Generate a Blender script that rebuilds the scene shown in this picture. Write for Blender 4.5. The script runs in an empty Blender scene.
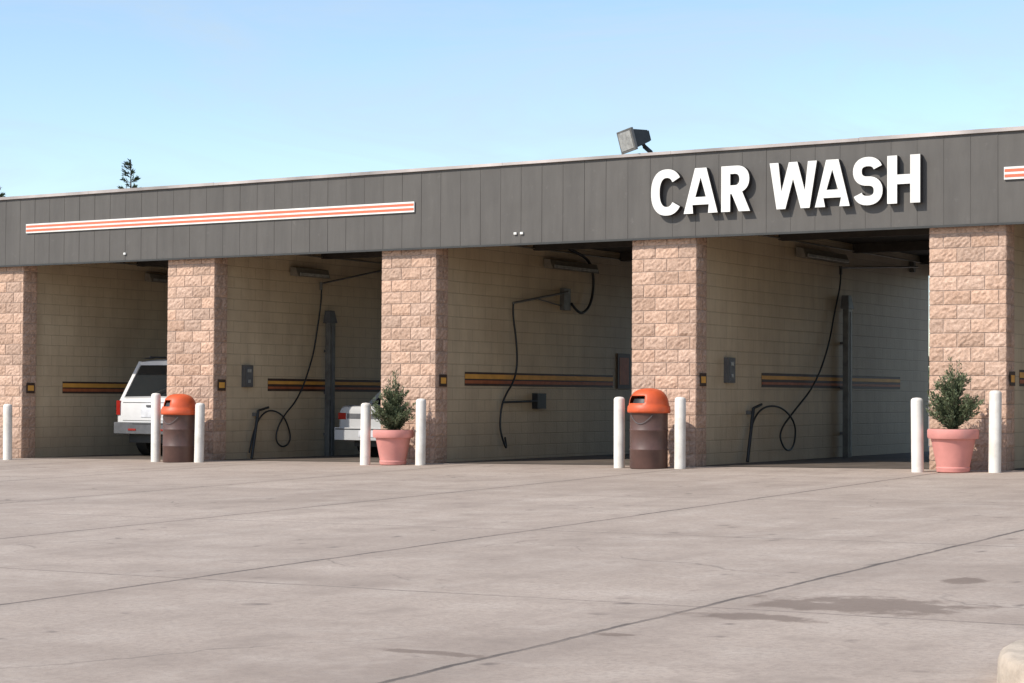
import bpy, bmesh, math, random
from mathutils import Vector, Matrix
random.seed(7)
R=random.random
def U(a,b): return a+(b-a)*R()
S=bpy.context.scene
E=1.5
COL=S.collection
# ------------------------------------------------------------ helpers
def ground(x,y):
    xc=max(-40,min(4,x)); yc=max(-30,min(0,y))
    return E-1.02+0.014*(xc+9)+0.018*yc
def link(o): COL.objects.link(o); return o
def empty(name,loc=(0,0,0)):
    o=bpy.data.objects.new(name,None); o.location=loc; o.empty_display_size=.2; return link(o)
def par(p,*objs):
    for o in objs:
        o.parent=p
        o.matrix_parent_inverse=Matrix.Identity(4)
class MB:
    def __init__(s): s.v=[];s.f=[];s.m=[];s.c=[]
    def add(s,vs,fs,m=0,c=None):
        n=len(s.v); s.v+= [tuple(v) for v in vs]
        for f in fs: s.f.append([i+n for i in f]); s.m.append(m); s.c.append(c or (1,1,1,1))
    def hull8(s,p,m=0,c=None):  # 4 bottom, 4 top, ccw
        s.add(p,[(3,2,1,0),(4,5,6,7),(0,1,5,4),(1,2,6,5),(2,3,7,6),(3,0,4,7)],m,c)
    def box(s,x0,x1,y0,y1,z0,z1,m=0,c=None):
        s.hull8([(x0,y0,z0),(x1,y0,z0),(x1,y1,z0),(x0,y1,z0),(x0,y0,z1),(x1,y0,z1),(x1,y1,z1),(x0,y1,z1)],m,c)
    def rings(s,rs,m=0,close=True,caps=True,c=None):
        k=len(rs[0]); vs=[p for r in rs for p in r]; fs=[]
        for i in range(len(rs)-1):
            for j in range(k if close else k-1):
                a=i*k+j;b=i*k+(j+1)%k
                fs.append((a,b,b+k,a+k))
        if caps:
            fs.append(tuple(reversed(range(k)))); fs.append(tuple(range((len(rs)-1)*k,len(rs)*k)))
        s.add(vs,fs,m,c)
    def lathe(s,prof,cx=0,cy=0,k=32,m=0,caps=True):
        s.rings([[(cx+r*math.cos(2*math.pi*j/k),cy+r*math.sin(2*math.pi*j/k),z) for j in range(k)] for r,z in prof],m,True,caps)
    def rod(s,a,b,r,k=10,m=0,r2=None):
        a=Vector(a);b=Vector(b);d=(b-a).normalized()
        u=d.orthogonal().normalized();w=d.cross(u); r2=r if r2 is None else r2
        s.rings([[tuple(p+(u*math.cos(2*math.pi*j/k)+w*math.sin(2*math.pi*j/k))*rr) for j in range(k)] for p,rr in((a,r),(b,r2))],m)
    def obj(s,name,mats,smooth=False,bevel=0,col=False,angle=40):
        me=bpy.data.meshes.new(name); me.from_pydata(s.v,[],s.f)
        for m in mats: me.materials.append(m)
        me.polygons.foreach_set('material_index',s.m)
        if col:
            at=me.color_attributes.new('Col','FLOAT_COLOR','CORNER'); dat=[]
            for p,c in zip(me.polygons,s.c):
                dat+=list(c)*p.loop_total
            at.data.foreach_set('color',dat)
        bm=bmesh.new(); bm.from_mesh(me)
        if not col: bmesh.ops.recalc_face_normals(bm,faces=bm.faces)
        bm.to_mesh(me); bm.free()
        if smooth:
            me.polygons.foreach_set('use_smooth',[True]*len(me.polygons))
            try: me.set_sharp_from_angle(angle=math.radians(angle))
            except Exception: pass
        me.update()
        o=link(bpy.data.objects.new(name,me))
        if bevel:
            md=o.modifiers.new('bev','BEVEL'); md.width=bevel; md.segments=2; md.limit_method='ANGLE'; md.angle_limit=math.radians(35)
        return o
def tube(name,pts,r,mat):
    cu=bpy.data.curves.new(name,'CURVE'); cu.dimensions='3D'; cu.bevel_depth=r; cu.bevel_resolution=3; cu.resolution_u=10
    sp=cu.splines.new('NURBS'); sp.points.add(len(pts)-1)
    for p,q in zip(sp.points,pts): p.co=(*q,1)
    sp.use_endpoint_u=True; sp.order_u=3
    o=link(bpy.data.objects.new(name,cu)); 
    bpy.context.view_layer.update()
    me=bpy.data.meshes.new_from_object(o.evaluated_get(bpy.context.evaluated_depsgraph_get()))
    COL.objects.unlink(o); bpy.data.objects.remove(o)
    me.materials.clear(); me.materials.append(mat)
    return link(bpy.data.objects.new(name,me))
# ------------------------------------------------------------ materials
class NT:
    def __init__(s,name):
        s.mat=bpy.data.materials.new(name); s.mat.use_nodes=True; s.t=s.mat.node_tree; s.b=s.t.nodes['Principled BSDF']
    def n(s,ty,**kw):
        nd=s.t.nodes.new(ty)
        for k,v in kw.items(): setattr(nd,k,v)
        return nd
    def L(s,a,b): s.t.links.new(a,b)
    def put(s,sock,v):
        if hasattr(v,'is_linked') or isinstance(v,bpy.types.NodeSocket): s.L(v,sock)
        else: sock.default_value=v
    def m(s,op,a,b=0.0,c=0.0,clamp=False):
        nd=s.n('ShaderNodeMath',operation=op); nd.use_clamp=clamp
        s.put(nd.inputs[0],a); s.put(nd.inputs[1],b); s.put(nd.inputs[2],c); return nd.outputs[0]
    def mix(s,f,a,b,bt='MIX'):
        nd=s.n('ShaderNodeMix',data_type='RGBA',blend_type=bt)
        s.put(nd.inputs[0],f)
        for k,v in((6,a),(7,b)):
            if isinstance(v,tuple): v=(*v[:3],1)
            s.put(nd.inputs[k],v)
        return nd.outputs[2]
    def noise(s,vec,scale,detail=4,rough=.55):
        nd=s.n('ShaderNodeTexNoise'); s.L(vec,nd.inputs['Vector']); nd.inputs['Scale'].default_value=scale
        nd.inputs['Detail'].default_value=detail; nd.inputs['Roughness'].default_value=rough; return nd.outputs[0]
    def ramp(s,f,a,b,x=0.,y=1.):
        nd=s.n('ShaderNodeMapRange'); nd.clamp=True; s.L(f,nd.inputs[0])
        for i,v in enumerate((a,b,x,y)): nd.inputs[i+1].default_value=v
        return nd.outputs[0]
    def pos(s): return s.n('ShaderNodeNewGeometry').outputs['Position']
    def sc(s,vec,x,y,z):
        nd=s.n('ShaderNodeVectorMath',operation='MULTIPLY'); s.L(vec,nd.inputs[0]); nd.inputs[1].default_value=(x,y,z); return nd.outputs[0]
    def bump(s,h,st=.3,d=.01):
        nd=s.n('ShaderNodeBump'); nd.inputs['Strength'].default_value=st; nd.inputs['Distance'].default_value=d
        s.L(h,nd.inputs['Height']); s.L(nd.outputs[0],s.b.inputs['Normal'])
    def base(s,c): s.put(s.b.inputs['Base Color'],(*c[:3],1) if isinstance(c,tuple) else c)
    def rough(s,v): s.put(s.b.inputs['Roughness'],v)
def simple(name,c,rough=.6,metal=0.,var=.2,scale=8,bump=0.,dirt=None,spec=.5):
    t=NT(name); p=t.pos(); n=t.noise(p,scale,4)
    f=t.ramp(n,.3,.7)
    lo=tuple(x*(1-var) for x in c); hi=tuple(min(1,x*(1+var)) for x in c)
    col=t.mix(f,lo,hi)
    if dirt:
        n2=t.noise(p,scale*.4,5,.7); col=t.mix(t.ramp(n2,.5,.72,0,.6),col,dirt)
    t.base(col); t.rough(rough); t.b.inputs['Metallic'].default_value=metal
    t.b.inputs['Specular IOR Level'].default_value=spec
    if bump: t.bump(t.noise(p,scale*6,3),bump,.01)
    return t.mat
# concrete lot
def mk_ground():
    t=NT('lot_concrete'); p=t.pos()
    sp=t.n('ShaderNodeSeparateXYZ'); t.L(p,sp.inputs[0]); X,Y=sp.outputs[0],sp.outputs[1]
    big=t.noise(p,.22,4,.6); mid=t.noise(p,1.5,6,.7); fine=t.noise(p,24,4,.75); str_=t.noise(t.sc(p,.22,1.0,1),.75,5,.65); lane=t.noise(t.sc(p,2.2,.10,1),.8,3,.6)
    c=t.mix(t.ramp(big,.3,.7),(.375,.295,.235),(.48,.385,.312))
    c=t.mix(t.ramp(str_,.42,.7,0,.6),c,(.28,.217,.172))
    c=t.mix(t.ramp(lane,.5,.72,0,.45),c,(.26,.20,.16))
    c=t.mix(t.ramp(mid,.48,.72,0,.7),c,(.53,.44,.365))
    c=t.mix(t.ramp(mid,.44,.27,0,.7),c,(.24,.187,.148))
    c=t.mix(t.ramp(fine,.42,.72,0,.6),c,(.20,.155,.125))
    fx=t.m('FLOOR',t.m('DIVIDE',t.m('ADD',X,5.2),4.02)); fy=t.m('FLOOR',t.m('DIVIDE',t.m('ADD',Y,2.2),4.6))
    cb=t.n('ShaderNodeCombineXYZ'); t.L(fx,cb.inputs[0]); t.L(fy,cb.inputs[1])
    wn=t.n('ShaderNodeTexWhiteNoise',noise_dimensions='2D'); t.L(cb.outputs[0],wn.inputs[0])
    c=t.mix(t.m('MULTIPLY',wn.outputs[0],.25),c,(.26,.2,.16))
    wob=t.m('MULTIPLY',t.m('SUBTRACT',mid,.5),.10)
    def line(C,off,per,w,):
        v=t.m('ADD',t.m('ADD',C,off),wob)
        f=t.m('ABSOLUTE',t.m('SUBTRACT',t.m('FRACT',t.m('ADD',t.m('DIVIDE',v,per),.5)),.5))
        d=t.m('MULTIPLY',f,per); return t.ramp(d,w*.4,w,1,0), t.ramp(d,0,.35,1,0)
    a1,h1=line(X,5.2,4.02,.028); a2,h2=line(Y,2.2,4.6,.02)
    jn=t.ramp(mid,.3,.62,.4,1)
    c=t.mix(t.m('MULTIPLY',t.m('MULTIPLY',h1,t.ramp(mid,.4,.65)),.4),c,(.17,.13,.10))
    c=t.mix(t.m('MULTIPLY',t.m('MULTIPLY',a1,jn),.9),c,(.075,.058,.048))
    c=t.mix(t.m('MULTIPLY',t.m('MULTIPLY',a2,jn),.75),c,(.10,.078,.064))
    vo=t.n('ShaderNodeTexVoronoi',feature='DISTANCE_TO_EDGE'); 
    wv=t.n('ShaderNodeVectorMath',operation='ADD'); t.L(p,wv.inputs[0])
    nz=t.n('ShaderNodeTexNoise'); t.L(p,nz.inputs['Vector']); nz.inputs['Scale'].default_value=1.1; nz.inputs['Detail'].default_value=5
    t.L(t.sc(nz.outputs['Color'],.7,.7,.7),wv.inputs[1]); t.L(wv.outputs[0],vo.inputs['Vector']); vo.inputs['Scale'].default_value=.19
    cr=t.m('MULTIPLY',t.ramp(vo.outputs[0],.0,.0028,1,0),t.ramp(str_,.47,.56))
    c=t.mix(t.m('MULTIPLY',cr,.55),c,(.11,.088,.072))
    v2=t.n('ShaderNodeTexVoronoi'); t.L(wv.outputs[0],v2.inputs['Vector']); v2.inputs['Scale'].default_value=2.3
    dr=t.m('MULTIPLY',t.ramp(v2.outputs[0],.03,.16,1,0),t.ramp(lane,.44,.54))
    c=t.mix(t.m('MULTIPLY',dr,.75),c,(.12,.092,.075))
    wet=None; wnz=t.m('MULTIPLY',t.m('SUBTRACT',t.noise(p,3.4,6,.68),.5),3.0)
    for (px,py,rx,ry) in((-4.35,-15.5,.66,.44),(-4.75,-16.3,.44,.16),(-4.3,-14.0,.14,.22),(-2.9,-13.4,.15,.3),(-5.05,-17.3,.11,.08),(-5.6,-18.3,.3,.06)):
        dx=t.m('DIVIDE',t.m('SUBTRACT',X,px),rx); dy=t.m('DIVIDE',t.m('SUBTRACT',Y,py),ry)
        d=t.m('SQRT',t.m('ADD',t.m('MULTIPLY',dx,dx),t.m('MULTIPLY',dy,dy)))
        d=t.m('ADD',d,wnz)
        w=t.ramp(d,.7,1.05,1,0); wet=w if wet is None else t.m('MAXIMUM',wet,w)
    c=t.mix(t.m('MULTIPLY',wet,.72),c,(.16,.112,.08))
    t.base(c); t.rough(t.m('SUBTRACT',.9,t.m('MULTIPLY',wet,.12)))
    h=t.m('ADD',t.m('MULTIPLY',fine,.6),t.m('MULTIPLY',a1,-2)); t.bump(h,.5,.01)
    return t.mat
M_ground=mk_ground()
def mk_block():
    t=NT('split_face_block'); p=t.pos(); at=t.n('ShaderNodeVertexColor'); at.layer_name='Col'
    n=t.noise(p,26,5,.75); n2=t.noise(p,1.2,4)
    c=t.mix(t.ramp(n,.32,.70),(.36,.225,.158),(.66,.46,.345))
    c=t.mix(1.0,c,at.outputs[0],'MULTIPLY')
    sp=t.n('ShaderNodeSeparateXYZ'); t.L(p,sp.inputs[0])
    low=t.m('MULTIPLY',t.ramp(sp.outputs[2],.3,1.1,.55,0),t.ramp(n2,.3,.7,.4,1))
    c=t.mix(low,c,(.17,.115,.085))
    t.base(c); t.rough(.92); t.bump(n,.7,.012); return t.mat
M_block=mk_block()
M_mortar=simple('mortar',(.46,.34,.27),.95,var=.15)
def mk_wall():
    t=NT('painted_block_wall'); p=t.pos(); sp=t.n('ShaderNodeSeparateXYZ'); t.L(p,sp.inputs[0])
    cb=t.n('ShaderNodeCombineXYZ'); t.L(t.m('ADD',sp.outputs[1],sp.outputs[0]),cb.inputs[0]); t.L(sp.outputs[2],cb.inputs[1])
    br=t.n('ShaderNodeTexBrick'); t.L(cb.outputs[0],br.inputs['Vector']); br.inputs['Scale'].default_value=1
    br.inputs['Brick Width'].default_value=.4; br.inputs['Row Height'].default_value=.2; br.inputs['Mortar Size'].default_value=.008; br.inputs['Mortar Smooth'].default_value=.6
    n=t.noise(p,.9,6,.65); f=t.noise(t.sc(p,1,2.2,.35),1.6,5,.6)
    c=t.mix(t.ramp(n,.3,.7),(.52,.405,.265),(.65,.525,.355))
    c=t.mix(t.ramp(f,.45,.75,0,.4),c,(.36,.27,.18))
    c=t.mix(t.m('MULTIPLY',br.outputs['Fac'],.45),c,(.26,.20,.135))
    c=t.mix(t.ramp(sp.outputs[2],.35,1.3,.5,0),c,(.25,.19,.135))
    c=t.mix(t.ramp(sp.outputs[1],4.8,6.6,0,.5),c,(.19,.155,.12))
    t.base(c); t.rough(.6)
    t.bump(t.m('SUBTRACT',t.noise(p,30,3),t.m('MULTIPLY',br.outputs['Fac'],3)),.4,.01); return t.mat
M_wall=mk_wall()
def mk_fascia():
    t=NT('fascia_metal'); p=t.pos(); at=t.n('ShaderNodeVertexColor'); at.layer_name='Col'
    f=t.noise(t.sc(p,3,1,.45),1.6,6,.65)
    c=t.mix(t.ramp(f,.3,.75),(.074,.066,.058),(.100,.090,.079))
    c=t.mix(t.ramp(t.noise(p,7,5,.7),.62,.75,0,.35),c,(.16,.145,.13))
    c=t.mix(1.0,c,at.outputs[0],'MULTIPLY')
    t.base(c); t.rough(.62); t.b.inputs['Metallic'].default_value=.0; t.bump(t.noise(p,1.4,2),.3,.05); return t.mat
M_fascia=mk_fascia()
M_cap=simple('cap_flashing',(.40,.35,.32),.5,var=.5,scale=.8)
M_dark=simple('dark_paint',(.03,.03,.028),.6)
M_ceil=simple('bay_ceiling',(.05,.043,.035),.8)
M_white=simple('sign_white',(.76,.74,.69),.45,var=.05,scale=2,dirt=(.6,.56,.5))
M_ret=simple('sign_return',(.035,.03,.028),.5)
M_orange=simple('stripe_orange',(.66,.15,.07),.5,var=.12,scale=3)
M_bol=simple('bollard_paint',(.74,.69,.62),.5,var=.08,scale=5,dirt=(.47,.40,.32))
M_drum=simple('drum_brown',(.095,.048,.038),.5,var=.2,scale=5,dirt=(.06,.04,.035))
M_lid=simple('lid_orange',(.58,.09,.025),.5,var=.15,scale=6)
M_black=simple('black_rubber',(.015,.015,.015),.5)
M_terr=simple('terracotta',(.58,.235,.20),.75,var=.10,scale=5,dirt=(.46,.25,.22))
M_soil=simple('soil',(.05,.035,.025),.95,scale=20)
M_steel=simple('galvanised_steel',(.13,.125,.115),.5,metal=.2,var=.3,scale=6)
M_fix=simple('fixture_housing',(.22,.195,.155),.5,var=.2,scale=6)
M_box=simple('control_box',(.10,.095,.09),.5)
M_ochre=simple('stripe_ochre',(.72,.35,.06),.6,var=.15,scale=4)
M_sblk=simple('stripe_brown',(.05,.024,.013),.6,var=.2)
M_rust=simple('stripe_rust',(.38,.10,.03),.6)
M_roof=simple('roof_membrane',(.35,.34,.32),.9)
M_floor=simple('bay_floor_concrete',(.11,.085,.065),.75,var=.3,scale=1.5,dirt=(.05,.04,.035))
M_kerb=simple('kerb_concrete',(.44,.36,.28),.85,var=.2,scale=9,bump=.5,dirt=(.27,.21,.165))
M_bark=simple('bark',(.07,.05,.035),.9,scale=20)
def carpaint(n,c):
    m=simple(n,c,.28,var=.03); m.node_tree.nodes['Principled BSDF'].inputs['Coat Weight'].default_value=.6; return m
M_cwhite=carpaint('paint_white',(.66,.65,.64)); M_csil=carpaint('paint_silver',(.46,.455,.45))
M_glass=simple('tinted_glass',(.015,.018,.02),.06,var=0,spec=.8)
M_red=simple('tail_lamp',(.28,.015,.01),.2,var=.1)
M_trim=simple('grey_trim',(.10,.10,.105),.5)
M_chrome=simple('wheel_alloy',(.45,.45,.46),.3,metal=.8)
M_plate=simple('plate_white',(.6,.6,.62),.4)
M_lens=simple('lamp_lens',(.30,.30,.28),.25,var=.3,scale=12)
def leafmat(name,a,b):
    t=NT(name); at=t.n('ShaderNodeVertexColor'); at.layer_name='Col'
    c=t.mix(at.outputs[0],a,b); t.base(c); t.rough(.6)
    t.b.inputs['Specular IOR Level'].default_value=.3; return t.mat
M_leaf=leafmat('shrub_leaf',(.022,.036,.016),(.15,.175,.09))
M_needle=leafmat('pine_needle',(.015,.03,.013),(.05,.08,.035))
M_far=leafmat('far_foliage',(.02,.035,.015),(.07,.10,.04))
# ------------------------------------------------------------ ground
def spaced(lo,hi,step,far):
    a=[];x=lo
    while x<hi+1e-6: a.append(x); x+=step
    ext=[]; d=step
    q=hi
    while q<far: d*=1.6; q+=d; ext.append(q)
    pre=[];q=lo;d=step
    while q>-far: d*=1.6;q-=d;pre.append(q)
    return pre[::-1]+a+ext
xs=spaced(-48,12,2,1800); ys=spaced(-34,14,2,1800)
g=MB(); vs=[(x,y,ground(x,y)) for y in ys for x in xs]; k=len(xs)
g.add(vs,[(j*k+i,j*k+i+1,(j+1)*k+i+1,(j+1)*k+i) for j in range(len(ys)-1) for i in range(k-1)])
g.obj('ground',[M_ground],smooth=True)
# ------------------------------------------------------------ building
B=empty('car_wash_building')
XR=[-27.75,-22.95,-18.15,-13.35,-8.55,-3.75,1.05]; PW=[.66]+[1.1]*6
ZB=E+2.43; ZT=E+3.68; ZC=E+2.75; YB=10.3; PD=.34
def blockface(mb,o,u,n,length,zb,zt,shift):
    h=.2; gap=.014; row=0; z=math.floor(zb/h)*h
    while z<zt-.02:
        off=(.2 if (row+shift)%2 else 0); a=-off
        while a<length-.01:
            a0=max(0,a)+gap*(a>0)*.5; a1=min(length,a+.4)-gap*(a+.4<length)*.5; z0=max(z+gap*.5,zb-.1); z1=min(z+h-gap*.5,zt)
            if a1-a0>.03 and z1-z0>.03:
                nx=max(2,int((a1-a0)/.04)); nz=5; P=[]; tone=U(.80,1.10); tint=U(-.025,.035)
                bul=U(.012,.020); sx=U(-.006,.006); sz=U(-.005,.005)
                for j in range(nz+1):
                    for i in range(nx+1):
                        e=(i in(0,nx)) or (j in(0,nz))
                        q=a0+(a1-a0)*i/nx; w=z0+(z1-z0)*j/nz
                        d=.006+U(0,.006) if e else bul+U(-.008,.008)+sx*(i/nx-.5)*2+sz*(j/nz-.5)*2
                        d=max(d,.003)
                        P.append((o[0]+u[0]*q+n[0]*d,o[1]+u[1]*q+n[1]*d,w))
                K=nx+1
                mb.add(P,[(j*K+i,j*K+i+1,(j+1)*K+i+1,(j+1)*K+i) for j in range(nz) for i in range(nx)],0,(tone*(1+tint),tone,tone*(1-tint),1))
                rim=[P[i] for i in range(K)]+[P[j*K+nx] for j in range(1,nz+1)]+[P[nz*K+i] for i in range(nx-1,-1,-1)]+[P[j*K] for j in range(nz-1,0,-1)]
                back=[(r[0]-n[0]*.02,r[1]-n[1]*.02,r[2]) for r in rim]; L=len(rim)
                mb.add(rim+back,[(i,i+L,(i+1)%L+L,(i+1)%L) for i in range(L)],0,(tone*.8,tone*.8,tone*.8,1))
            a+=.4
        z+=h; row+=1
for i,(xr,w) in enumerate(zip(XR,PW)):
    xl=xr-w; zb=ground(xr-w/2,0)-.1
    mb=MB()
    blockface(mb,(xl,0),(1,0),(0,-1),w,zb,ZB+.02,i)
    blockface(mb,(xr,0),(0,1),(1,0),PD,zb,ZB+.02,i+1)
    blockface(mb,(xl,PD),(0,-1),(-1,0),PD,zb,ZB+.02,i+1)
    if i==0: blockface(mb,(xl,YB),(0,-1),(-1,0),YB-.4,zb,ZB+.02,i+1)
    par(B,mb.obj('block_pillar_%d'%i,[M_block],col=True))
    c=MB(); c.box(xl,xr,.0,PD,zb-.2,ZB+.02); 
    par(B,c.obj('pillar_core_%d'%i,[M_mortar]))
    c=MB(); c.box(xl+(.1 if i else .004),xr-.1,PD+.002,YB,zb-.2,ZC+.0)
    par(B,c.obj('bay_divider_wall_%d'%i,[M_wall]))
xl0=XR[0]-PW[0]-.5; xr0=XR[-1]+.3
c=MB(); c.box(xl0+.06,xr0-.06,.3,YB+.3,ZC+.003,ZC+.2,0)
for i in range(6):
    for yy in (3.2,6.4,9.8):
        c.box(XR[i]-.098,XR[i+1]-PW[i+1]+.098,yy,yy+.18,ZC-.16,ZC+.001,0)
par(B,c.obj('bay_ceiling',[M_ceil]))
c=MB(); c.box(xl0+.06,xr0-.06,-.02,YB+.4,ZC+.21,ZT-.1); par(B,c.obj('roof_slab',[M_roof]))
YF=-.12
fb=MB(); fb.box(xl0,xr0,YF+.03,.278,ZB,ZC+.2,0,(.8,.8,.8,1)); fb.box(xl0,xr0,YF+.03,-.021,ZC+.2,ZT,0,(.8,.8,.8,1))
x=xl0; 
while x<xr0-.05:
    x1=min(x+.39,xr0); t_=U(.975,1.025); d0=U(-.002,.002); d1=U(-.002,.002)
    fb.hull8([(x,YF+d0,ZB-.012),(x1-.0005,YF+d1,ZB-.012),(x1-.0005,YF+.031,ZB-.012),(x,YF+.031,ZB-.012),
              (x,YF+d1,ZT),(x1-.0005,YF+d0,ZT),(x1-.0005,YF+.031,ZT),(x,YF+.031,ZT)],0,(t_,t_,t_,1))
    fb.box(x1-.005,x1+.004,YF-.0045,YF+.02,ZB-.013,ZT-.001,0,(1.0,1.0,1.0,1)); x=x1
for xe in (xl0,xr0): 
    fb.box(xe-.02,xe+.02,YF-.003,YB+.45,ZB-.01,ZT-.001,0)
fb.box(xl0,xr0,YB+.4,YB+.45,ZB-.01,ZT,0)
par(B,fb.obj('metal_fascia',[M_fascia],col=True))
c=MB(); x=xl0-.05
while x<xr0:
    x1=min(x+3.05,xr0+.05); dz=U(-.006,.008); dz2=U(-.006,.008); q=U(0,.012)
    c.hull8([(x,YF-.03-q,ZT+.001),(x1-.004,YF-.03-q,ZT+.001),(x1-.004,.12,ZT+.001),(x,.12,ZT+.001),(x,YF-.03-q,ZT+.048+dz),(x1-.004,YF-.03-q,ZT+.048+dz2),(x1-.004,.12,ZT+.048),(x,.12,ZT+.048)]); x=x1
c.box(xl0-.05,xr0+.05,YB+.3,YB+.5,ZT+.001,ZT+.055)
par(B,c.obj('cap_flashing',[M_cap]))
c=MB(); c.box(xl0,xr0,YF-.026,YF+.02,ZB-.045,ZB-.015); par(B,c.obj('fascia_drip_edge',[M_dark]))
def fstripe(x0,x1):
    c=MB(); z0=E+3.01; c.box(x0,x1,YF-.03,YF-.008,z0,z0+.175,0)
    for a in(.03,.105): c.box(x0+.01,x1-.01,YF-.034,YF-.0295,z0+a,z0+a+.04,1)
    par(B,c.obj('fascia_stripe',[M_white,M_orange]))
fstripe(-27.55,-18.5); fstripe(-8.53,.2)
c=MB()
for xx,zz in((-16.4,2.56),(-16.52,2.56),(-25.0,2.52)): c.box(xx-.025,xx+.025,YF-.03,YF-.004,E+zz,E+zz+.035)
par(B,c.obj('fascia_clips',[M_white]))
c=MB()
for i in range(6):
    a,b=XR[i]-.1,XR[i+1]-PW[i+1]+.1
    c.add([(a,.15,ground(a,1)+.006),(b,.15,ground(b,1)+.006),(b,YB,ground(b,1)+.006),(a,YB,ground(a,1)+.006)],[(0,1,2,3)])
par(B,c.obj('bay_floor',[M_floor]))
c=MB()
def wstripe(i,y0,y1,zo):
    xw=XR[i]-.1; z=E+zo
    c.box(xw,xw+.006,y0,y1,z,z+.235,0); c.box(xw+.0055,xw+.009,y0,y1,z+.13,z+.19,1); c.box(xw+.0055,xw+.009,y0,y1,z+.045,z+.085,2)
def wstripe3(i,y0,y1,zo):
    xw=XR[i]-.1; z=E+zo
    c.box(xw,xw+.006,y0,y1,z,z+.235,0); c.box(xw+.0055,xw+.009,y0,y1,z+.12,z+.20,1); c.box(xw+.0055,xw+.009,y0,y1,z+.04,z+.095,2)
wstripe3(0,1.15,YB-1,-.04); wstripe(1,1.63,8.0,.03); wstripe3(2,1.02,6.15,.14); wstripe(3,2.56,8.75,.14); wstripe3(4,.9,7,.16); wstripe(5,1.,7,.2)
par(B,c.obj('wall_stripes',[M_sblk,M_ochre,M_rust]))
c=MB()
for i in range(7):
    z=E+[-.04,.03,.12,.14,.16,.2,.24][i]; xw=XR[i]+.026
    c.box(xw,xw+.01,.08,.29,z,z+.2,0); c.box(xw+.009,xw+.013,.11,.26,z+.05,z+.15,1)
par(B,c.obj('pillar_markers',[M_sblk,M_ochre]))
c=MB()
for i in range(6):
    xw=XR[i]-.1; c.rod((xw+.03,.5,E+2.62),(xw+.03,YB-.3,E+2.62),.014,8)
par(B,c.obj('conduits',[M_fix],smooth=True))
# ------------------------------------------------------------ bay equipment
def fixture(i,y0,y1,z):
    p=empty('fluorescent_light_fixture'); xw=XR[i]-.1; mb=MB()
    mb.box(xw+.001,xw+.05,y0+.1,y1-.1,z-.03,z+.06,1)
    mb.hull8([(xw+.05,y0,z-.09),(xw+.24,y0,z-.11),(xw+.24,y1,z-.11),(xw+.05,y1,z-.09),(xw+.05,y0,z+.08),(xw+.18,y0,z+.06),(xw+.18,y1,z+.06),(xw+.05,y1,z+.08)],0)
    mb.box(xw+.235,xw+.248,y0+.06,y1-.06,z-.09,z-.03,2)
    par(p,mb.obj('housing',[M_fix,M_steel,M_lens],bevel=.012))
fixture(0,3.4,4.5,E+2.38); fixture(1,2.2,3.2,E+2.30); fixture(2,3.5,5.2,E+2.38); fixture(3,3.8,5.7,E+2.44)
def box_panel(i,y0,y1,z0,z1):
    p=empty('coin_control_panel'); xw=XR[i]-.1; mb=MB()
    mb.box(xw,xw+.08,y0,y1,z0,z1,0); m=(y0+y1)/2
    mb.box(xw+.08,xw+.086,y0+.04,y1-.04,z0+.03,z1-.03,1)
    mb.box(xw+.086,xw+.095,m-.05,m+.05,z1-.13,z1-.07,2); mb.box(xw+.086,xw+.10,m-.03,m+.03,z0+.08,z0+.14,2)
    par(p,mb.obj('panel',[M_box,M_trim,M_lens],bevel=.006))
box_panel(1,.88,1.12,E+.1,E+.50); box_panel(3,1.16,1.42,E+.2,E+.6)
def post(i,y,zt):
    p=empty('vacuum_post'); xw=XR[i]-.1; zb=ground(xw,1); mb=MB()
    mb.box(xw+.08,xw+.19,y-.09,y+.09,zb,zt-.2,0); mb.hull8([(xw+.05,y-.13,zt-.2),(xw+.21,y-.13,zt-.2),(xw+.21,y+.13,zt-.2),(xw+.05,y+.13,zt-.2),(xw+.05,y-.07,zt+.04),(xw+.18,y-.07,zt+.04),(xw+.18,y+.07,zt+.04),(xw+.05,y+.07,zt+.04)],1)
    for q in (.4,1.2,2.0): mb.box(xw+.001,xw+.09,y-.03,y+.03,zb+q,zb+q+.05,1)
    mb.box(xw+.185,xw+.20,y-.02,y+.02,zb+.02,zt-.25,1)
    par(p,mb.obj('post',[M_steel,M_trim],bevel=.012))
post(1,3.34,E+1.55); post(3,5.85,E+1.75)
def hoseset(i,pts,arm,wand):
    p=empty('pressure_wash_hose'); xw=XR[i]-.1
    q=[(xw+.10+.03*math.sin(j*1.9),y,E+z) for j,(y,z) in enumerate(pts)]
    par(p,tube('hose',q,.016,M_black))
    (ya,za),(yb,zb)=arm
    mb=MB(); mb.rod((xw+.1,ya,E+za),(xw+.14,yb,E+zb),.018,m=0); mb.box(xw,xw+.09,yb-.05,yb+.05,E+zb-.1,E+zb+.1,0)
    mb.rod((xw+.1,ya,E+za+.03),(xw+.1,ya,E+za-.12),.03,m=0)
    (y0,z0),(y1,z1)=wand
    mb.rod((xw+.12,y0,E+z0),(xw+.16,y1,E+z1),.028,m=1); mb.rod((xw+.12,y0,E+z0),(xw+.13,y0+.28,E+z0+.06),.022,m=1)
    mb.box(xw,xw+.1,y0-.03,y0+.05,E+z0-.1,E+z0-.04,0)
    par(p,mb.obj('boom_and_wand',[M_steel,M_black],smooth=True))
hoseset(3,[(5.6,2.27),(5.6,2.05),(5.4,1.5),(5.15,.89),(4.45,.19),(3.6,-.27),(3.07,-.6),(3.15,-.86),(3.45,-.93),(3.75,-.76),(3.67,-.42),(3.0,-.15),(2.33,-.19),(1.92,-.55),(1.77,-.95)],((5.62,2.27),(9.3,2.5)),((2.0,-.2),(1.70,-1.05)))
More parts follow.
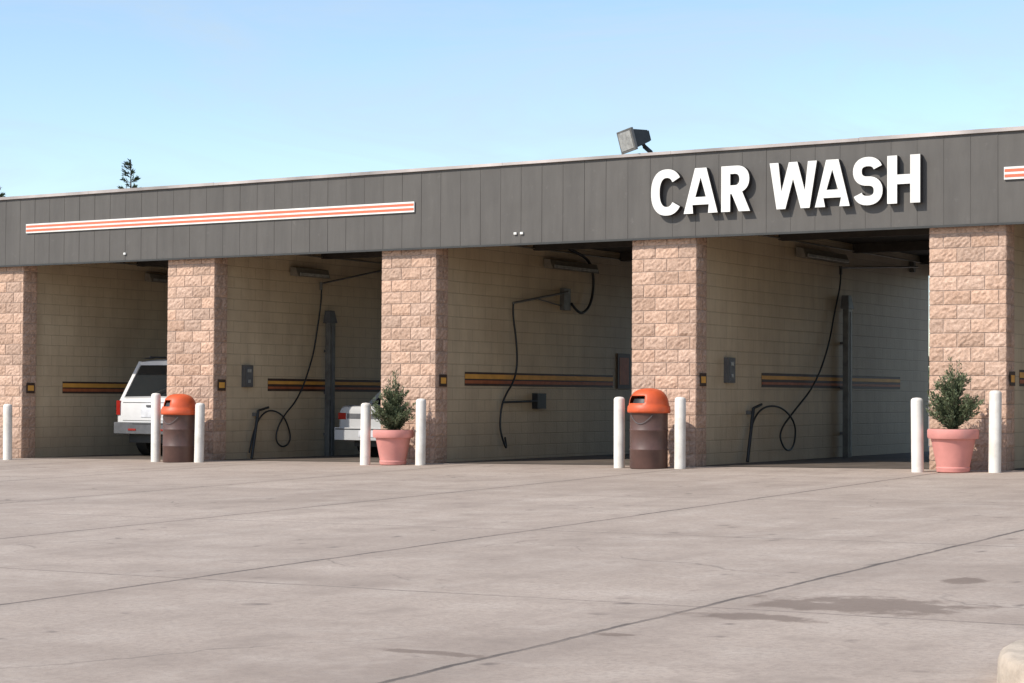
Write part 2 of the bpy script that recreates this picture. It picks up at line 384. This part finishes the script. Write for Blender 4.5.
hoseset(1,[(3.08,2.07),(3.08,1.9),(3.0,1.2),(2.85,.63),(2.4,-.1),(1.92,-.47),(1.75,-.85),(1.9,-1.03),(2.15,-.95),(2.23,-.75),(1.95,-.38),(1.4,-.3),(1.12,-.7),(1.02,-1.1)],((3.08,2.1),(5.2,2.5)),((1.22,-.33),(1.0,-1.2)))
p=empty('pressure_wash_hose'); xw=XR[2]-.1
par(p,tube('hose',[(xw+.12,2.37,E+1.6),(xw+.12,2.33,E+1.45),(xw+.12,2.5,E+.86),(xw+.13,2.48,E+.3),(xw+.1,2.05,E-.1),(xw+.1,1.97,E-.55),(xw+.12,2.05,E-.8),(xw+.12,2.2,E-1.0),(xw+.12,2.12,E-.75)],.018,M_black),
  tube('feed_hose',[(xw+.1,4.4,E+1.68),(xw+.12,4.55,E+1.55),(xw+.12,4.8,E+1.5),(xw+.12,5.1,E+1.7),(xw+.12,5.2,E+2.1),(xw+.12,5.1,E+2.45),(xw+.1,4.8,E+2.6),(xw+.1,4.3,E+2.68)],.026,M_black))
mb=MB(); mb.rod((xw+.12,2.35,E+1.6),(xw+.14,4.2,E+1.88),.022); mb.rod((xw+.12,3.2,E+1.71),(xw+.04,4.2,E+1.62),.012)
mb.box(xw,xw+.10,4.15,4.38,E+1.55,E+1.95); mb.rod((xw+.12,2.05,E-.14),(xw+.12,3.2,E-.12),.02,m=1); mb.box(xw,xw+.12,3.2,3.5,E-.26,E+.02,1)
par(p,mb.obj('boom_and_bracket',[M_steel,M_black],bevel=.004))
c=MB(); c.box(xw+.001,xw+.03,6.3,6.8,E+.12,E+.8,0); c.box(xw+.03,xw+.034,6.37,6.73,E+.2,E+.72,1)
o=c.obj('instruction_sign',[M_sblk,M_rust])
# ------------------------------------------------------------ CAR WASH sign
sign=empty('car_wash_sign')
def arc(cx,cy,rx,ry,a0,a1,n=28,pw=2.3):
    out=[]
    for k in range(n+1):
        a=math.radians(a0+(a1-a0)*k/n); ca,sa=math.cos(a),math.sin(a)
        out.append((cx+rx*math.copysign(abs(ca)**(2/pw),ca),cy+ry*math.copysign(abs(sa)**(2/pw),sa)))
    return out
def offs(path,t):
    l=[];r=[]
    for k,pnt in enumerate(path):
        a=path[max(0,k-1)];b=path[min(len(path)-1,k+1)]
        dx,dy=b[0]-a[0],b[1]-a[1];d=math.hypot(dx,dy) or 1; nx,ny=-dy/d*t/2,dx/d*t/2
        l.append((pnt[0]+nx,pnt[1]+ny)); r.append((pnt[0]-nx,pnt[1]-ny))
    return l+r[::-1]
T=.215
def G_H(w): return [[(0,0),(T,0),(T,.4),(w-T,.4),(w-T,0),(w,0),(w,1),(w-T,1),(w-T,.6),(T,.6),(T,1),(0,1)]]
def G_A(w): return [[(0,0),(T*1.08,0),(w*.5-.20,.19),(w*.5+.20,.19),(w-T*1.08,0),(w,0),(w*.5+.14,1),(w*.5-.14,1)],
                    [(w*.5-.13,.36),(w*.5+.13,.36),(w*.5,.79)]]
def G_W(w): 
    t=.205; return [[(w*.15,0),(w*.15+t,0),(w*.5,.64),(w*.85-t,0),(w*.85,0),(w,1),(w-t,1),(w*.85-t*.5-.01,.38),(w*.5+t*.48,1),(w*.5-t*.48,1),(w*.15+t*.5+.01,.38),(t,1),(0,1)]]
def G_R(w):
    bowl=arc(w-.30,.705,.30,.295,90,-62,14,2.2); 
    return [[(0,0),(T,0),(T,.385),(w-.42,.385),(w-.25,0),(w+.02,0),(w-.17,.43)]+bowl[::-1][1:]+[(0,1)],
            [(T,.575)]+arc(w-.34,.70,.105,.125,-90,90,10)+[(T,.825)]]
def G_C(w):
    o=arc(w/2,.5,w/2,.515,36,324,40,2.3); i=arc(w/2,.5,w/2-T,.515-.19,320,40,40,2.3)
    return [o+i]
def G_S(w):
    t=.195; rx=w/2-t/2; top=arc(w/2,.705,rx,.205,18,270,22,2.3); bot=arc(w/2,.295,rx,.205,90,-162,22,2.3)[1:]
    return [offs(top+bot,t)]
H_=.685
def letter(ch,G,x0,x1):
    w=(x1-x0)/H_
    cu=bpy.data.curves.new('l','CURVE'); cu.dimensions='2D'; cu.fill_mode='BOTH'; cu.extrude=.05
    for poly in G(w):
        s=cu.splines.new('POLY'); s.points.add(len(poly)-1); s.use_cyclic_u=True
        for q,v in zip(s.points,poly): q.co=(v[0]*H_,v[1]*H_,0,1)
    o=link(bpy.data.objects.new('l',cu)); bpy.context.view_layer.update()
    me=bpy.data.meshes.new_from_object(o.evaluated_get(bpy.context.evaluated_depsgraph_get()))
    COL.objects.unlink(o); bpy.data.objects.remove(o)
    me.materials.clear(); me.materials.append(M_white); me.materials.append(M_ret)
    for p in me.polygons: p.material_index=0 if abs(p.normal.z)>.7 else 1; p.use_smooth=False
    ob=link(bpy.data.objects.new('letter_'+ch,me)); ob.rotation_euler=(math.pi/2,0,0); ob.location=(x0+.06,YF-.062,E+2.745); par(sign,ob)
for ch,G,a,b in(('c',G_C,-14.07,-13.53),('a1',G_A,-13.51,-12.94),('r',G_R,-12.88,-12.42),('w',G_W,-12.09,-11.34),('a2',G_A,-11.37,-10.83),('s',G_S,-10.78,-10.33),('h',G_H,-10.26,-9.77)): letter(ch,G,a,b)
# ------------------------------------------------------------ floodlight
fl=empty('floodlight',(-14.4,.02,E+3.98)); mb=MB()
mb.hull8([(-.20,-.16,-.15),(.20,-.16,-.15),(.14,.14,-.09),(-.14,.14,-.09),(-.20,-.16,.15),(.20,-.16,.15),(.14,.14,.09),(-.14,.14,.09)],0)
mb.box(-.225,.225,-.20,-.155,-.175,.175,1); mb.box(-.19,.19,-.206,-.199,-.14,.14,2)
for k in range(5): mb.box(-.12+.055*k,-.105+.055*k,.13,.18,-.08,.08,0)
h=mb.obj('lamp_head',[M_dark,M_steel,M_lens],bevel=.008); h.rotation_euler=(math.radians(14),math.radians(-4),math.radians(-32)); par(fl,h)
mb=MB(); mb.rod((.10,.06,-.12),(.22,.06,-.22),.035); mb.rod((.22,.06,-.22),(.24,.06,-.28),.03); mb.box(.12,.46,-.02,.14,-.285,-.24); mb.rod((.05,.03,-.02),(.12,.06,-.14),.03)
par(fl,mb.obj('bracket',[M_dark],smooth=True))
# ------------------------------------------------------------ bollards, cans, pots
for x,y,h in((-27.43,-.65,1.05),(-23.71,-.65,1.22),(-22.70,-.65,1.04),(-19.02,-.75,1.02),(-18.02,-.6,1.08),(-14.31,-.65,1.08),(-13.28,-.65,1.07),(-9.57,-.7,1.03),(-8.53,-.55,1.12),(-4.8,-.65,1.05)):
    r=.084; z=ground(x,y)-.02; mb=MB()
    mb.lathe([(r,0),(r,h-.03),(r*.93,h-.005),(r*.7,h+.012),(.005,h+.02)],k=28)
    o=mb.obj('bollard',[M_bol],smooth=True); o.location=(x,y,z); o.rotation_euler=(U(-.012,.012),U(-.012,.012),U(0,3))
def can(x,y,rot):
    z=ground(x,y); p=empty('trash_can',(x,y,z)); mb=MB(); r=.285
    pr=[(r*.97,0),(r,.015),(r,.27),(r+.006,.28),(r+.006,.29),(r,.30),(r,.56),(r+.006,.57),(r+.006,.58),(r,.59),(r,.84),(r+.01,.85),(r+.01,.87),(r-.01,.872)]
    mb.lathe(pr,k=48); par(p,mb.obj('drum',[M_drum],smooth=True,angle=50))
    k=48; R0=.318; mb=MB(); prof=[(R0,.83),(R0+.008,.86),(R0+.002,.93),(.305,.945)]+[( .300*math.cos(a)**.7,.95+.25*math.sin(a)) for a in [math.radians(v) for v in range(6,90,7)]]+[(.004,1.202)]
    rings=[[(rr*math.cos(2*math.pi*j/k),rr*math.sin(2*math.pi*j/k),zz) for j in range(k)] for rr,zz in prof]
    vs=[v for r_ in rings for v in r_]; fs=[]
    for i in range(len(rings)-1):
        for j in range(k):
            jm=(j+.5)/k*360; op=(i in range(4,8)) and (abs((jm-90+180)%360-180)<36)
            if not op: fs.append((i*k+j,i*k+(j+1)%k,(i+1)*k+(j+1)%k,(i+1)*k+j))
    mb.add(vs,fs); o=mb.obj('dome_lid',[M_lid],smooth=True,angle=50)
    md=o.modifiers.new('s','SOLIDIFY'); md.thickness=.012; o.rotation_euler=(0,0,rot); par(p,o)
    mb=MB(); mb.lathe([(.27,.87),(.26,.95),(.22,1.04),(.01,1.10)],k=32); par(p,mb.obj('inner_dark',[M_black],smooth=True))
    par(p,tube('bail_wire',[((r+.012)*math.cos(a),(r+.012)*math.sin(a),.80-.13*math.sin((a+2.2)/1.3*math.pi)) for a in [-2.2+1.3*t/10 for t in range(11)]],.004,M_trim))
can(-23.19,-.62,math.radians(150)); can(-13.80,-.66,math.radians(158))
def leafy(mb,pos,dirv,ln,wd,c):
    d=dirv.normalized(); s=d.cross(Vector((U(-1,1),U(-1,1),U(-1,1)))).normalized()*wd
    mb.add([pos-s*.3,pos+d*ln*.5-s,pos+d*ln,pos+d*ln*.5+s],[(0,1,2,3)],0,(c,c,c,1))
def pot(x,y,sc,seed,tall):
    random.seed(seed); z=ground(x,y); p=empty('potted_shrub',(x,y,z)); mb=MB()
    mb.lathe([(.20,0),(.215,.01),(.225,.06),(.215,.075),(.285,.43),(.29,.44),(.325,.445),(.335,.47),(.335,.55),(.325,.57),(.295,.572),(.28,.50),(.02,.495)],k=40)
    o=mb.obj('terracotta_pot',[M_terr],smooth=True,angle=35); o.scale=(sc,sc,sc); par(p,o)
    mb=MB(); mb.lathe([(.285,.49),(.285,.515),(.1,.53),(.01,.53)],k=24); o=mb.obj('soil',[M_soil]); o.scale=(sc,sc,sc); par(p,o)
    tr=MB(); lf=MB(); base=Vector((0,0,.50*sc))
    nb=84
    for b in range(nb):
        a=b*2.4+U(-.4,.4)
        if b<5: lean=U(0,.14); L=U(.8,1.02)*tall; z0=0
        elif b<44: lean=U(.75,1.35); L=U(.30,.46); z0=U(.02,.26)
        else: lean=U(.35,1.1); L=U(.22,.36); z0=U(.12,.55)*tall
        d=Vector((math.cos(a)*math.sin(lean),math.sin(a)*math.sin(lean),math.cos(lean)))
        st=base+Vector((0,0,z0)); prev=st; n=6
        for k in range(1,n+1):
            cur=st+d*L*k/n+Vector((U(-.012,.012),U(-.012,.012),.06*(k/n)**2)); tr.rod(prev,cur,.007*(1-k/n*.7),5,0); 
            for q in range(24):
                pp=prev.lerp(cur,R())+Vector((U(-1,1),U(-1,1),U(-1,1)))*.028
                dd=(cur-prev).normalized()*.8+Vector((U(-1,1),U(-1,1),U(-.5,1)))*.7
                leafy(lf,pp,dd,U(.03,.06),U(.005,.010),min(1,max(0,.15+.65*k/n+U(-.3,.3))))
            prev=cur
    tr.rod(base,base+Vector((0,0,.5)),.018,7,0)
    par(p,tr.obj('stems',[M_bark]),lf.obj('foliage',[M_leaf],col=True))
pot(-18.55,-.62,1.0,3,.95); pot(-9.08,-.65,1.04,12,.98)
# ------------------------------------------------------------ kerb island
mb=MB(); cx,cy,r=-1.90,-17.70,.9; path=[]
for k in range(0,25): a=math.radians(90+180*k/24); path.append((cx+r*math.cos(a),cy+r*math.sin(a),math.cos(a),math.sin(a)))
path=[(cx+7*.9-j*.9,cy+r,0,1) for j in range(7)]+path+[(cx+.9+j*.9,cy-r,0,-1) for j in range(7)]
rings=[]
for (x,y,nx,ny) in path:
    z=ground(x,y); rings.append([(x+nx*o,y+ny*o,z+h) for o,h in((.01,-.1),(0,.10),(-.012,.135),(-.04,.152),(-.15,.155),(-.16,.12),(-.16,-.1))])
mb.rings(rings,0,True,True); kb=mb.obj('kerb_edge',[M_kerb],smooth=True,angle=50)
mb=MB(); mb.add([(x-nx*.158,y-ny*.158,ground(x,y)+.145) for x,y,nx,ny in path],[tuple(range(len(path)))]); ki=mb.obj('island_top',[M_kerb])
p=empty('kerb_island'); par(p,kb,ki)
# ------------------------------------------------------------ vehicles
def loft(secs):
    rs=[]
    for (y,w,zb,zt) in secs:
        hgt=zt-zb
        h=[(.0,zb),(.8*w,zb),(.95*w,zb+.05*hgt+.02),(w,zb+.3*hgt),(w,zb+.6*hgt),(.985*w,zb+.85*hgt),(.94*w,zt-.02),(.86*w,zt),(.0,zt+.012)]
        ring=[(a,y,z) for a,z in h]+[(-a,y,z) for a,z in h[-2:0:-1]]
        rs.append(ring)
    return rs
def bar(mb,a,b,wx,wy,m):
    a=Vector(a);b=Vector(b)
    mb.hull8([(p.x+dx*wx,p.y+dy*wy,p.z) for p in(a,b) for dx,dy in((-1,-1),(1,-1),(1,1),(-1,1))],m)
def car(name,loc,rotz,paint,spec):
    p=empty(name,loc); p.rotation_euler=(0,0,rotz)
    mb=MB(); mb.rings(loft(spec['body']),0); o=mb.obj('body',[paint],smooth=True,angle=30); par(p,o)
    (yb0,yt0,yt1,yb1,zb,zt,wb,wt)=spec['cab']
    e=.02
    gl=MB(); gl.hull8([(-wb+e,yb0+e,zb-.04),(wb-e,yb0+e,zb-.04),(wb-e,yb1-e,zb-.04),(-wb+e,yb1-e,zb-.04),(-wt+e,yt0+e,zt-.02),(wt-e,yt0+e,zt-.02),(wt-e,yt1-e,zt-.02),(-wt+e,yt1-e,zt-.02)],0)
    par(p,gl.obj('windows',[M_glass],bevel=.015))
    fr=MB(); pw=spec.get('pw',.05)
    for s in(-1,1):
        bar(fr,(s*(wb-pw+.01),yb0+.05,zb-.04),(s*(wt-pw+.01),yt0+.05,zt),pw,.052,0)
        bar(fr,(s*(wb-.04),yb1-.05,zb-.04),(s*(wt-.04),yt1-.05,zt),.04,.05,0)
        for f in spec['pil']:
            yy=yb0+(yb1-yb0)*f; yt=yt0+(yt1-yt0)*f; bar(fr,(s*(wb-.03),yy,zb-.04),(s*(wt-.035),yt,zt),.04,.045,0)
        if spec.get('rack'):
            bar(fr,(s*(wt-.1),yt0+.15,zt+.055),(s*(wt-.1),yt0+.25,zt+.08),.02,.12,1)
            fr.rod((s*(wt-.1),yt0+.2,zt+.09),(s*(wt-.1),yt1-.2,zt+.09),.016,8,1)
    n=10; rr=[]
    for y,zz in((yt0-.02,zt-.035),(yt0+.12,zt),(yt0+.5,zt+.02),((yt0+yt1)/2,zt+.03),(yt1-.3,zt+.015),(yt1+.01,zt-.035)):
        rr.append([(wt*math.cos(math.pi*k/n)*1.0,y,zz+.045*math.sin(math.pi*k/n)) for k in range(n+1)]+[(-wt+.03,y,zz-.04),(wt-.03,y,zz-.04)])
    fr.rings(rr,0)
    par(p,fr.obj('roof_and_pillars',[paint,M_trim],smooth=True,angle=35))
    d=MB(); W=spec['W']
    for box_ in spec['boxes']: d.box(*box_)
    par(p,d.obj('bumper_lamps_trim',[M_trim,M_red,M_plate,paint,M_lens,M_black],bevel=.012))
    if 'wiper' in spec:
        d=MB(); d.rod(*spec['wiper'],.012,6); par(p,d.obj('rear_wiper',[M_black]))
    for i,(y,s) in enumerate([(y,s) for y in spec['wheels'] for s in(-1,1)]):
        rad=spec['rad']; w=MB()
        def L(prof,m):
            k=32; w.rings([[(s*xx,y+r_*math.cos(2*math.pi*j/k),rad+r_*math.sin(2*math.pi*j/k)) for j in range(k)] for r_,xx in prof],m)
        L([(rad*.62,W-.24),(rad*.95,W-.23),(rad,W-.2),(rad,W-.04),(rad*.95,W-.005),(rad*.66,W+.0)],0)
        L([(rad*.64,W-.03),(rad*.62,W+.002),(rad*.5,W-.015),(rad*.2,W+.004),(.01,W+.006)],1)
        L([(rad*1.12,W-.26),(rad*1.12,W+.003),(rad*1.02,W+.002)],2)
        par(p,w.obj('wheel_%d'%(i+1),[M_black,M_chrome,M_black],smooth=True))
    return p
suv=dict(W=.92,rad=.36,wheels=(.95,3.75),pil=(.36,.66),rack=True,pw=.04,wiper=((-.05,.07,1.2),(.4,.16,1.36)),
 body=[(.0,.84,.52,1.06),(.03,.90,.46,1.12),(.12,.92,.42,1.16),(.6,.93,.36,1.17),(2.0,.935,.34,1.15),(3.3,.93,.34,1.12),(3.6,.92,.36,1.10),(4.3,.88,.4,1.02),(4.65,.80,.42,.92),(4.72,.72,.5,.82)],
 cab=(.06,.42,2.45,3.35,1.13,1.85,.87,.72),
 boxes=[(-.88,.88,-.10,.04,.44,.66,0),(-.90,-.80,-.018,.06,.80,1.08,1),(.80,.90,-.018,.06,.80,1.08,1),(-.26,.26,-.012,.01,.76,.92,2),(-.74,.74,-.008,.01,1.04,1.05,5),(-.74,.74,-.006,.01,.69,.70,5),(-.5,-.3,-.11,-.09,.5,.54,1),(.3,.5,-.11,-.09,.5,.54,1),(-.4,.4,-.106,-.095,.625,.64,5),
        (-.66,.66,.10,.30,.26,.44,5),(-.12,.12,-.02,.0,.96,1.0,0),(-1.06,-.9,2.9,3.0,1.12,1.28,3),(.9,1.06,2.9,3.0,1.12,1.28,3)])
car('suv',(-25.87,1.55,ground(-25.9,1)+.006),math.radians(0),M_cwhite,suv)
sed=dict(W=.87,rad=.31,wheels=(1.0,3.65),pil=(.45,),
 body=[(.0,.74,.42,.86),(.04,.80,.34,.93),(.14,.84,.28,.96),(.7,.87,.24,.97),(2.0,.88,.22,.93),(3.3,.87,.22,.90),(4.1,.84,.26,.80),(4.5,.76,.28,.70),(4.6,.68,.34,.62)],
 cab=(.75,1.25,2.6,3.35,.93,1.36,.78,.60),
 boxes=[(-.82,.82,-.09,.06,.32,.55,3),(-.80,-.62,-.01,.05,.70,.82,1),(.62,.80,-.01,.05,.70,.82,1),(-.6,.6,-.004,.03,.71,.81,0),(-.26,.26,-.10,-.085,.38,.50,2),(-.8,.8,-.096,-.085,.51,.53,5),(-.5,.5,.1,.25,.2,.33,5),(-1.0,-.85,2.75,2.85,.92,1.03,3),(.85,1.0,2.75,2.85,.92,1.03,3)])
car('sedan_car',(-21.15,2.35,ground(-21.1,1)+.006),0,M_csil,sed)
# ------------------------------------------------------------ pines & far trees
def pine(loc,H,seed,spread=.2):
    random.seed(seed); p=empty('pine_tree',loc); tr=MB(); lf=MB()
    tr.rod((0,0,-.1),(0,0,H*.5),.17,8,0,.09); tr.rod((0,0,H*.5),(0,0,H),.09,6,0,.012)
    z=H*.18
    while z<H-.12:
        f=(H-z)/H; nb=5 if z<H*.9 else 3
        for k in range(nb):
            a=U(0,6.28); L=max(.25,f*H*spread*U(.6,1.25)+.14); st=Vector((0,0,z+U(-.1,.1)))
            d=Vector((math.cos(a),math.sin(a),U(.25,.7))); en=st+d*L; tr.rod(st,en,.02*f+.012,4,0)
            n=int(26+80*f)
            for q in range(n):
                t=R()**.7; pp=st.lerp(en,.15+.85*t)+Vector((U(-1,1),U(-1,1),U(-1,1)))*.10*(1-t*.6)*(.4+f)
                dd=d.normalized()+Vector((U(-1,1),U(-1,1),U(-.8,.8)))*.8
                leafy(lf,pp,dd,U(.10,.18),U(.012,.024),min(1,max(0,.3+.4*t+U(-.3,.3))))
        z+=U(.22,.34)*(.6+f)
    par(p,tr.obj('trunk',[M_bark]),lf.obj('foliage',[M_needle],col=True))
pine((-49.1,25.4,ground(-40,5)),8.2+1.55,5,.2); pine((-53.3,22.9,ground(-40,5)),7.55+1.4,9,.2)
random.seed(21); lf=MB()
for k in range(160):
    a=U(-1.9,1.2); D=U(190,250); x=-10+D*math.sin(a); y=D*math.cos(a); hh=U(4,8.5); rr=U(3,6)
    for q in range(60):
        u=Vector((U(-1,1),U(-1,1),U(-1,1))); 
        if u.length>1: u.normalize()
        pp=Vector((x+u.x*rr,y+u.y*rr,1+hh*.5+u.z*hh*.5)); s=U(.5,1.2); n1=Vector((U(-1,1),U(-1,1),U(-1,1))).normalized(); n2=n1.orthogonal().normalized()
        c_=min(1,max(0,.5+.4*u.z+U(-.25,.25))); lf.add([pp-n1*s,pp-n2*s*.8,pp+n1*s,pp+n2*s*.8],[(0,1,2,3)],0,(c_,c_,c_,1))
lf.obj('distant_trees',[M_far],col=True)
# ------------------------------------------------------------ light and sky
el=math.radians(42); azl=math.radians(28)
sd=Vector((-math.sin(azl)*math.cos(el),-math.cos(azl)*math.cos(el),math.sin(el)))
su=bpy.data.lights.new('sun','SUN'); su.energy=4.9; su.angle=math.radians(.5); su.color=(1,.94,.85)
so=link(bpy.data.objects.new('sun',su)); so.rotation_euler=sd.to_track_quat('Z','Y').to_euler()
w=bpy.data.worlds.new('World'); S.world=w; w.use_nodes=True; nt=w.node_tree; bg=nt.nodes['Background']
sk=nt.nodes.new('ShaderNodeTexSky'); sk.sky_type='NISHITA'; sk.sun_disc=False; sk.sun_elevation=el; sk.sun_rotation=math.atan2(sd.x,sd.y)
sk.air_density=1.0; sk.dust_density=.5; sk.ozone_density=1.3
tc=nt.nodes.new('ShaderNodeTexCoord'); mp=nt.nodes.new('ShaderNodeMapping'); mp.inputs['Scale'].default_value=(3.2,3.2,15); mp.inputs['Rotation'].default_value=(.05,.16,.3)
nz=nt.nodes.new('ShaderNodeTexNoise'); nz.inputs['Scale'].default_value=1.5; nz.inputs['Detail'].default_value=9; nz.inputs['Roughness'].default_value=.62; nz.inputs['Distortion'].default_value=1.0
mr=nt.nodes.new('ShaderNodeMapRange'); mr.inputs[1].default_value=.42; mr.inputs[2].default_value=.78; mr.inputs[4].default_value=.75
gn=nt.nodes.new('ShaderNodeMix'); gn.data_type='RGBA'; gn.blend_type='MULTIPLY'; gn.inputs[0].default_value=1; gn.inputs[7].default_value=(1.72,1.78,1.85,1)
mx=nt.nodes.new('ShaderNodeMix'); mx.data_type='RGBA'; mx.inputs[7].default_value=(5.6,6.7,7.4,1)
nt.links.new(tc.outputs['Generated'],mp.inputs[0]); nt.links.new(mp.outputs[0],nz.inputs['Vector']); nt.links.new(nz.outputs[0],mr.inputs[0])
nt.links.new(sk.outputs[0],gn.inputs[6])
nt.links.new(mr.outputs[0],mx.inputs[0]); nt.links.new(gn.outputs[2],mx.inputs[6]); nt.links.new(mx.outputs[2],bg.inputs[0])
bg.inputs[1].default_value=.11
# ------------------------------------------------------------ camera
cd=bpy.data.cameras.new('camera'); cd.lens=1936/1024*36; cd.sensor_width=36; cd.clip_end=5000; cd.clip_start=.1
co=link(bpy.data.objects.new('camera',cd))
M=Matrix.Rotation(math.radians(32.3),4,'Z')@Matrix.Rotation(math.radians(91.56),4,'X')@Matrix.Rotation(math.radians(.36),4,'Z')
M.translation=Vector((0,-26.35,E)); co.matrix_world=M
S.camera=co
S.view_settings.view_transform='Standard'; S.view_settings.look='None'; S.view_settings.exposure=0; S.view_settings.gamma=1
